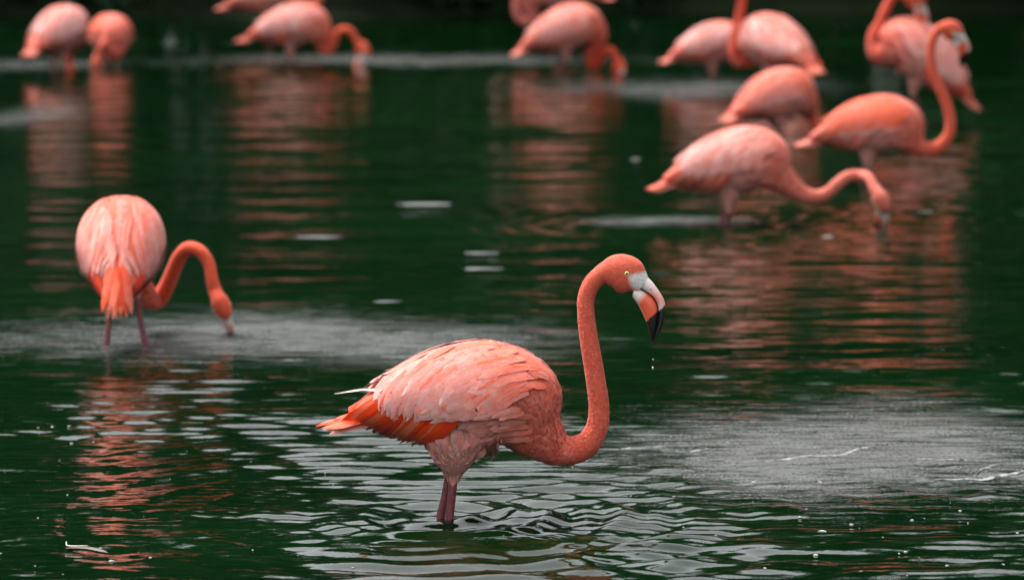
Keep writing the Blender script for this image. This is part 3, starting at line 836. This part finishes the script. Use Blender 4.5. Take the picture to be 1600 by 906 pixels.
def height(x, y, spx=.012, spy=.012):
    h = np.zeros(np.broadcast(x, y).shape)
    mod = np.clip(.95 + .55 * slow(x, y), .25, 1.8)
    for l, a, p, s in zip(lam, wdir, wph, wsl):
        kx, ky = math.sin(a), math.cos(a)
        att = np.clip((l / (np.maximum(spx * abs(kx), spy * ky) + 1e-6) - 2.5) / 2.5, 0, 1)
        ph = 2 * math.pi / l * (x * kx + y * ky) + p
        h = h + s * l / (2 * math.pi) * att * np.sin(ph)
    h *= mod
    zn = .033
    for cx, cy, hw_, hd_, sl in ZONES:
        zn = zn + sl * np.exp(-((x - cx) / hw_) ** 2 - ((y - cy) / hd_) ** 2)
    zn = zn * np.clip(1 + .7 * slow(x * 3, y * 2.2, 4), .15, 1.9)
    f = np.zeros(h.shape)
    for l, a, p in zip(flam, fdir, fph):
        kx, ky = math.sin(a), math.cos(a)
        att = np.clip((l / (np.maximum(spx * abs(kx), spy * ky) + 1e-6) - 2.5) / 2, 0, 1)
        f = f + .95 * l / (2 * math.pi) * att * np.sin(2 * math.pi / l * (x * kx + y * ky) + p + .7 * np.sin(1.6 * x + .9 * y + p * 3))
    for l, a, p in zip(clam, cx0, cph):                # curved wave trains spreading from the wading legs
        dx, dy = x - LEG[0] - a[0], y - LEG[1] - a[1]; r = np.sqrt(dx * dx + dy * dy) + 1e-6
        att = np.clip((l / (np.maximum(spx * np.abs(dx) / r, spy * np.abs(dy) / r) + 1e-6) - 2.5) / 2, 0, 1)
        f = f + .38 * l / (2 * math.pi) * att * np.sin(2 * math.pi / l * r + p + .5 * np.sin(3.1 * x + 1.7 * y + p)) * np.clip(r / .12, .1, 1)
    h = h + f * zn * math.sqrt(2 / NF)
    sw = np.exp(-((x - SW[0]) / 1.0) ** 2 - ((y - SW[1]) / .55) ** 2) * np.clip(.9 + .5 * slow(x * 1.6, y * 1.1, 6), .2, 1.6)
    for l, a, p in ((.31, 2, .3), (.24, -3, 2.1), (.27, 4, 4.0), (.20, -1.5, 5.2)):
        att = np.clip((l / np.maximum(spx * .1, spy) - 2.5) / 2, 0, 1)
        h = h + sw * .055 * l / (2 * math.pi) * att * np.sin(2 * math.pi / l * (x * math.sin(R(a)) + y * math.cos(R(a))) + p + .35 * np.sin(1.9 * x + p))
    for cx, cy, am, wl, re in RINGS:
        r = np.sqrt((x - cx) ** 2 + (y - cy) ** 2)
        att = np.clip((wl / np.maximum(spx, spy) - 2.5) / 2.5, 0, 1)
        h = h + att * am * np.exp(-r / re) * np.sin(2 * math.pi * (r / wl) + 1.0 * slow(x * 3.2, y * 2.6, 2)) * np.clip(.75 + .9 * slow(x * 2.1, y * 2.4, 5), .1, 1.6) * np.clip(r / (wl * .9), .05, 1)
    return h

def axis_grow(edge, first, end, g):
    o = []; p = edge; s = first
    while p < end: s *= g; p += s; o.append(min(p, end))
    return o
xc = list(np.arange(-1.75, 1.7501, .0135)) + list(np.arange(1.775, 4.4, .026))
xp = xc + axis_grow(xc[-1], .026, 90, 1.22)
xn = [-v for v in list(np.arange(1.775, 4.4, .026)) + axis_grow(xc[-1], .026, 90, 1.22)][::-1]
X = np.array(xn + xp)
ys = [10.7]
while ys[-1] < 36: ys.append(ys[-1] * (1.00085 if ys[-1] < 15 else 1.00118))
Y = np.array([10.7 - v for v in axis_grow(0, .012, 60, 1.25)][::-1] + ys + [ys[-1] + v for v in axis_grow(0, .05, 6, 1.3)])
spx, spy = np.gradient(X), np.gradient(Y)
GX, GY = np.meshgrid(X, Y)
HZ = height(GX, GY, np.broadcast_to(spx[None, :], GX.shape), np.broadcast_to(spy[:, None], GX.shape))
water = mesh_obj('water', np.stack([GX, GY, HZ], -1).reshape(-1, 3), grid_faces(len(Y), len(X)), M_WATER)
tag(water, 'dark green rippled pond water', None, kind='structure')

# ground: pond bed, banks, meadow to the horizon
gx = np.concatenate([[-900, -300, -120, -80, -60], np.linspace(-45, 45, 91), [60, 80, 120, 300, 900]])
gy = np.concatenate([[-900, -300, -100, -60, -40, -25], np.linspace(-20, 33, 54), np.linspace(34, 60, 40), [80, 120, 300, 900]])
BX, BY = np.meshgrid(gx, gy)
edge = np.maximum(BY - (37.2 + .5 * np.sin(BX * .5) + .3 * np.sin(BX * 1.3)), np.maximum(np.abs(BX) - 19 - .6 * np.sin(BY * .4), 3.2 - BY))
BZ = np.where(edge < 0, np.maximum(-.45, edge * .35), np.minimum(.9, .22 * edge)) + np.where(edge > 1, .12 * np.sin(BX * 1.1) * np.sin(BY * .9), 0)
BZ = np.where(edge < 0, np.minimum(BZ, -.02 + 0 * BZ), BZ)
tag(mesh_obj('ground', np.stack([BX, BY, BZ], -1).reshape(-1, 3), grid_faces(len(gy), len(gx)), M_GROUND), 'dark soil of the pond bed and bank', None, kind='structure')

# ------------------------------------------------------------------ foam films on the water
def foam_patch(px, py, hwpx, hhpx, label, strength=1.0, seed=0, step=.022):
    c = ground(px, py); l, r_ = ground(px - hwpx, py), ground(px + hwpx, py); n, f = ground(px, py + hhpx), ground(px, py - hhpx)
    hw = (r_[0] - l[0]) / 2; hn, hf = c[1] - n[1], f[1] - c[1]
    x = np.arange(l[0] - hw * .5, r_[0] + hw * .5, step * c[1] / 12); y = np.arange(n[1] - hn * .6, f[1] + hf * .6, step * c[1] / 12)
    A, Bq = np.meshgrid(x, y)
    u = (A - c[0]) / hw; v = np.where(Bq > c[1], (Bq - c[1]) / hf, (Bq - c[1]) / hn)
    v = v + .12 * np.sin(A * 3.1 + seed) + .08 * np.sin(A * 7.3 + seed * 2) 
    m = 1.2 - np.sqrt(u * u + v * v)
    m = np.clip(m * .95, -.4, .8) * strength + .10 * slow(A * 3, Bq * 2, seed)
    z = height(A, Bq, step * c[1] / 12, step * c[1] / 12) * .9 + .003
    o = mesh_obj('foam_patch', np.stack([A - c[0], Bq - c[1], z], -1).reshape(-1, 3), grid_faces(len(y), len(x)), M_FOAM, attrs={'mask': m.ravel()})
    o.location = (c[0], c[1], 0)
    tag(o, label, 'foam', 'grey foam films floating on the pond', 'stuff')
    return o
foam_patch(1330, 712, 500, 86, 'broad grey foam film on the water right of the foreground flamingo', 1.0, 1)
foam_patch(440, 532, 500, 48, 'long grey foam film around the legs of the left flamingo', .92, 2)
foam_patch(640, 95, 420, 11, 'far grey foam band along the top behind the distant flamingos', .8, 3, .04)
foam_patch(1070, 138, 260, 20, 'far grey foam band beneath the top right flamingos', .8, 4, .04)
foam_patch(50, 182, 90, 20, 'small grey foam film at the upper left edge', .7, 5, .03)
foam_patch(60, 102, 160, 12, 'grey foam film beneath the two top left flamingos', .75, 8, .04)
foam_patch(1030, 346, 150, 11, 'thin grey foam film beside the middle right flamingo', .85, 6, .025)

# ------------------------------------------------------------------ trees and shrubs on the far bank
def leaf_cloud(nm, lobes, nleaf, size, mat, seed, parent=None):
    r = np.random.default_rng(seed)
    w = np.array([l[3] * l[4] * l[5] for l in lobes]) ** .75; w /= w.sum()
    which = r.choice(len(lobes), nleaf, p=w)
    L = np.array(lobes)[which]
    d = norm(r.normal(size=(nleaf, 3))); rad = r.uniform(.35, 1, nleaf) ** .6 * (1 + .18 * np.sin(d[:, 0] * 5 + which) * np.sin(d[:, 2] * 6 + which))
    P = L[:, :3] + d * L[:, 3:6] * rad[:, None]
    n = norm(d + r.normal(0, .6, (nleaf, 3)) + np.array([0, 0, .3]))
    t = norm(np.cross(n, r.normal(size=(nleaf, 3)))); b = np.cross(n, t)
    s = size * r.uniform(.6, 1.35, nleaf)[:, None]
    V = np.stack([P - t * s, P + b * s * .42 + n * s * .1, P + t * s, P - b * s * .42 + n * s * .1], 1).reshape(-1, 3)
    return mesh_obj(nm, V, np.arange(nleaf * 4).reshape(-1, 4), mat, parent, smooth=False)

def make_tree(label, cat, h, w, mat, seed, name, group):
    r = np.random.default_rng(seed)
    root = link(bpy.data.objects.new(name, None)); tag(root, label, cat, group)
    lob = []
    for i in range(15):
        z = h * r.uniform(.12, .88); rad = w * .5 * (1 - abs(z / h - .42) * 1.1)
        a = r.uniform(0, 6.28); d = rad * r.uniform(.2, .85)
        s = w * r.uniform(.16, .26)
        lob.append((math.cos(a) * d, math.sin(a) * d, z, s, s, s * r.uniform(.7, 1)))
    lob.append((0, 0, h * .5, w * .3, w * .3, h * .38))
    leaf_cloud('crown', lob, 9000, .17, mat, seed, root)
    # trunk with limbs in one mesh
    vs_, fs_ = [], []
    def seg(p0, p1, r0, r1):
        P, T_ = np.array([p0, (np.array(p0) + p1) / 2 + r.normal(0, .1, 3), p1]), None
        Q, _ = catmull(np.hstack([P, [[r0], [(r0 + r1) / 2], [r1]]]), 4)
        T_, N_ = frames(Q[:, :3], np.array([1.0, .1, 0]))
        V, _, _ = ring_loft(Q[:, :3], T_, N_, Q[:, 3], Q[:, 3], 8)
        v, f = capped(V); o = len(vs_); vs_.extend(v.tolist()); fs_.extend([tuple(i + o for i in q) for q in f])
    seg((0, 0, -.4), (r.normal(0, .2), r.normal(0, .2), h * .75), .05 + w * .035, .05)
    for l in lob[:8]: seg((0, 0, l[2] * .55), (l[0], l[1], l[2]), .09, .03)
    mesh_obj('trunk', vs_, fs_, M_BARK, root)
    return root

def make_shrub(label, h, w, mat, seed):
    r = np.random.default_rng(seed)
    root = link(bpy.data.objects.new('shrub', None)); tag(root, label, 'shrub', 'dark shrubs along the far bank')
    lob = [(r.uniform(-.4, .4) * w, r.uniform(-.3, .3) * w, h * r.uniform(.15, .75), w * .28, w * .26, h * .26) for _ in range(10)]
    leaf_cloud('foliage', lob, 5000, .10, mat, seed, root)
    vs_, fs_ = [], []
    for l in lob[:6]:
        Q, _ = catmull(np.array([[0, 0, -.3, .05], [l[0] * .5, l[1] * .5, l[2] * .5, .035], [l[0], l[1], l[2], .015]]), 4)
        T_, N_ = frames(Q[:, :3], np.array([1.0, .1, 0])); V, _, _ = ring_loft(Q[:, :3], T_, N_, Q[:, 3], Q[:, 3], 6)
        v, f = capped(V); o = len(vs_); vs_.extend(v.tolist()); fs_.extend([tuple(i + o for i in q) for q in f])
    mesh_obj('stem', vs_, fs_, M_BARK, root)
    return root

def copy_tree(o, loc, rz, s):
    c = o.copy(); COL.objects.link(c); c.location = loc; c.rotation_euler = (0, 0, rz); c.scale = (s, s, s)
    for ch in o.children:
        k = ch.copy(); COL.objects.link(k); k.parent = c
    return c

TG = 'trees standing on the far bank'
protos = [make_tree('dark leafy tree standing on the far bank, reflected in the pond', 'tree', 15, 8.5, M_LEAF[0], 101, 'broadleaf_tree', TG),
          make_tree('dark leafy tree standing on the far bank, reflected in the pond', 'tree', 17, 8, M_LEAF[2], 102, 'broadleaf_tree', TG),
          make_tree('dark leafy tree standing on the far bank, reflected in the pond', 'tree', 13, 8.5, M_LEAF[1], 103, 'broadleaf_tree', TG)]
shp = [make_shrub('dark green shrub growing along the far bank behind the flamingos', 3.2, 3.0, M_LEAF[i], 111 + i) for i in range(3)]
tr_ = np.random.default_rng(99); first = [True] * 3
k = 0
for row, (yy, dx, n) in enumerate(((43.0, 3.6, 17), (47.5, 4.2, 17), (53.0, 4.6, 17))):
    for i in range(n):
        x = (i - (n - 1) / 2) * dx + tr_.normal(0, .6) + row * 1.7; y = yy + tr_.normal(0, .7)
        q = k % 3; k += 1
        loc, rz, s = (x, y, .8), tr_.uniform(0, 6.28), tr_.uniform(.85, 1.15)
        if first[q]: protos[q].location = loc; protos[q].rotation_euler = (0, 0, rz); first[q] = False
        else: copy_tree(protos[q], loc, rz, s)
for i in range(11):
    for sd_ in (-1, 1): copy_tree(protos[(i + sd_) % 3], (sd_ * (24.5 + tr_.normal(0, .8)), -4 + 4 * i + tr_.normal(0, .6), .8), tr_.uniform(0, 6.28), tr_.uniform(.85, 1.1))  # out-of-view trees added along both sides to block low sky light
for o in list(COL.objects):
    if o.name.startswith('broadleaf_tree') and o.location.y < 38:
        o['group'] = 'unseen trees added at the pond sides for shade'; o['label'] = 'unseen dark leafy tree added beside the pond to shade it'
first = [True] * 3; k = 0
for row, (yy, dx, n) in enumerate(((38.3, 1.5, 25), (40.0, 1.9, 21))):
    for i in range(n):
        x = (i - (n - 1) / 2) * dx + tr_.normal(0, .3); y = yy + tr_.normal(0, .3)
        q = (k * 2 + row) % 3; k += 1
        loc, rz, s = (x, y, .1 + row * .3), tr_.uniform(0, 6.28), tr_.uniform(.85, 1.2)
        if first[q]: shp[q].location = loc; shp[q].rotation_euler = (0, 0, rz); first[q] = False
        else: copy_tree(shp[q], loc, rz, s)

# ------------------------------------------------------------------ floating bits
def hz(x, y): return float(height(np.array([x]), np.array([y]))[0])
def streak(pxs, wpx, label, mat=M_FROTH):
    pts = np.array([ground(a, b) for a, b in pxs]); Q, _ = catmull(np.hstack([pts, np.zeros((len(pts), 1))]), 10)
    c = Q[:, :3].mean(0); n = len(Q); r = np.random.default_rng(int(abs(c[0] * 1000)))
    T_ = norm(np.gradient(Q[:, :3], axis=0)); B_ = np.cross(T_, [0, 0, 1.0])
    w = wpx * .6 / 600 * np.sin(np.linspace(.12, math.pi - .12, n)) * r.uniform(.25, 1.6, n)
    V = []
    for i in range(n):
        for u, zz in ((-1, .0005), (-.5, .0025), (0, .0035), (.5, .0025), (1, .0005)):
            p = Q[i, :3] + B_[i] * w[i] * u * 3 + r.normal(0, .0015, 3) * np.array([1, 1, .5])
            V.append((p[0] - c[0], p[1] - c[1], hz(p[0], p[1]) + zz + .002))
    o = mesh_obj('foam_streak', V, grid_faces(n, 5), mat); o.location = (c[0], c[1], 0)
    return tag(o, label, 'foam streak', 'white foam streaks on the grey film')
streak([(1150, 726), (1200, 722), (1260, 716), (1310, 710), (1340, 703), (1372, 699)], 2.8, 'long slanting white foam streak in the middle of the right foam film')
streak([(1425, 721), (1470, 719), (1515, 718)], 1.8, 'short level white foam streak near the right edge, above the lowest streak')
streak([(1462, 752), (1510, 749), (1560, 745), (1600, 742), (1640, 738)], 2.6, 'white foam streak running out of the right edge')
streak([(1525, 742), (1545, 735), (1566, 728)], 1.6, 'small slanting white foam streak above the streak at the right edge')
streak([(1035, 708), (1075, 706), (1120, 701)], 1.2, 'faint foam streak nearest the foreground neck on its right')
streak([(960, 703), (1000, 701), (1040, 699)], 1.6, 'foam streak touching the foreground flamingo breast on its right')

def floater(nm, px, py, size, label, cat, group, mat, seed, flat=.3, asp=1.0):
    r = np.random.default_rng(seed); g = ground(px, py); s = size
    nu, nv = 10, 5; V = []
    for i in range(nv + 1):
        th = math.pi * i / nv
        for j in range(nu):
            ph = 2 * math.pi * j / nu; k = 1 + .35 * math.sin(3 * ph + seed) * .6 + r.normal(0, .12)
            V.append((math.sin(th) * math.cos(ph) * s * k * asp, math.sin(th) * math.sin(ph) * s * k, math.cos(th) * s * flat))
    o = mesh_obj(nm, V, grid_faces(nv + 1, nu, True), mat); o.location = (g[0], g[1], hz(g[0], g[1]) + s * flat * .4)
    return tag(o, label, cat, group)
def speck_words(a, b):
    z = 'left of the foreground flamingo' if a < 480 else ('under the foreground flamingo' if a < 960 else ('on the right foam film' if b < 790 else 'in front of the right foam film'))
    return 'tiny white speck of down floating ' + z, 'down speck', 'specks of down ' + z
fr = np.random.default_rng(31)
spots = [(1290, 833), (1330, 817), (1250, 808), (1425, 810), (1275, 865), (1285, 832), (1405, 862), (1590, 834), (1415, 860), (1480, 880), (60, 669), (82, 667), (108, 666), (55, 883), (174, 876), (235, 872),
         (395, 860), (1178, 754), (1282, 752), (1555, 710), (1100, 848), (1500, 800), (1195, 893), (1345, 895)]
for i, (a, b) in enumerate(spots):
    floater('down_speck', a, b, float(np.clip(fr.lognormal(-5.6, .4), .0018, .006)), *speck_words(a, b), M_WHITE, i, .45, fr.uniform(.9, 1.6))
for i in range(80):
    a, b = fr.uniform(0, 1600), fr.uniform(690, 904)
    if 560 < a < 800 and b < 815: continue
    floater('down_speck', a, b, float(np.clip(fr.lognormal(-6.5, .45), .0007, .003)), *speck_words(a, b), M_WHITE, 100 + i, .5, fr.uniform(.8, 1.8))
FG = 'pale patches on the mid water'
for i, (a, b, s, asp, lb) in enumerate(((668, 321, .035, 3.4, 'largest white patch on the dark mid water above the foreground head'), (500, 373, .022, 5, 'long thin white patch left of centre on the dark water'),
        (752, 397, .018, 4, 'upper of two white patches left of the foreground head'), (754, 420, .02, 4, 'lower of two white patches left of the foreground head'),
        (608, 471, .016, 4, 'small white patch at the far edge of the long grey film'), (993, 250, .022, 1.2, 'round white speck left of the middle right flamingo'), (1295, 371, .02, 1.2, 'round white speck below the stretched neck'))):
    floater('pale_patch', a, b, s, lb, 'foam raft', FG, M_FROTH, 300 + i, .12, asp)  # small flat pale blobs laid on the mid water
# moulted feather, bottom left
g0, g1 = ground(105, 856), ground(170, 863)
root = link(bpy.data.objects.new('floating_feather', None)); root.location = (g0[0], g0[1], 0); tag(root, 'single moulted pale feather with dark quill floating bottom left', 'feather')
d = g1 - g0; P = np.array([d * s + np.array([0, 0, hz(*(g0 + d * s)[:2]) + .004 + .006 * math.sin(s * 3.1)]) for s in _s])
V_, c_, u_ = feather(P, np.tile([0, 0, 1.0], (NL, 1)), .013, 0, .002, lin(112, 98, 92), lin(130, 116, 110), None, .6)
mesh_obj('vane', V_, F_FACES, M_FEA, root, cols=c_, uvs=u_)
tube('quill', [P[0] + np.array([-.004, .02, .012]), P[0] + np.array([0, 0, .006]), P[3] + np.array([0, 0, .006])], [.0012, .0018, .0012], M_QUILL, root, 8, 4)
# drops falling from the foreground bill
M_DROP, t_, b_ = new_mat('water_drop'); b_.inputs['Transmission Weight'].default_value = 1; b_.inputs['IOR'].default_value = 1.33; b_.inputs['Roughness'].default_value = .02
nz_ = mapped_noise(t_, nd(t_, 'ShaderNodeTexCoord').outputs['Object'], 50, 2); rr_ = ramp(t_, nz_.outputs['Fac'], .4, .6, (.9, .93, .93, 1), (1, 1, 1, 1)); t_.links.new(rr_.outputs[0], b_.inputs['Base Color'])
yb_ = ground(702, 812)[1]
for a, b, s, lb in ((1020.5, 562, .0022, 'upper tiny water drop falling from the black bill tip'), (1020, 575, .0034, 'lower water drop falling beneath the black bill tip')):
    p = at(a, b, yb_); o = sphere('water_drop', (0, 0, 0), s, M_DROP, None, sc=(.85, .85, 1.15)); o.location = p; tag(o, lb, 'water drop', 'drops falling from the bill')
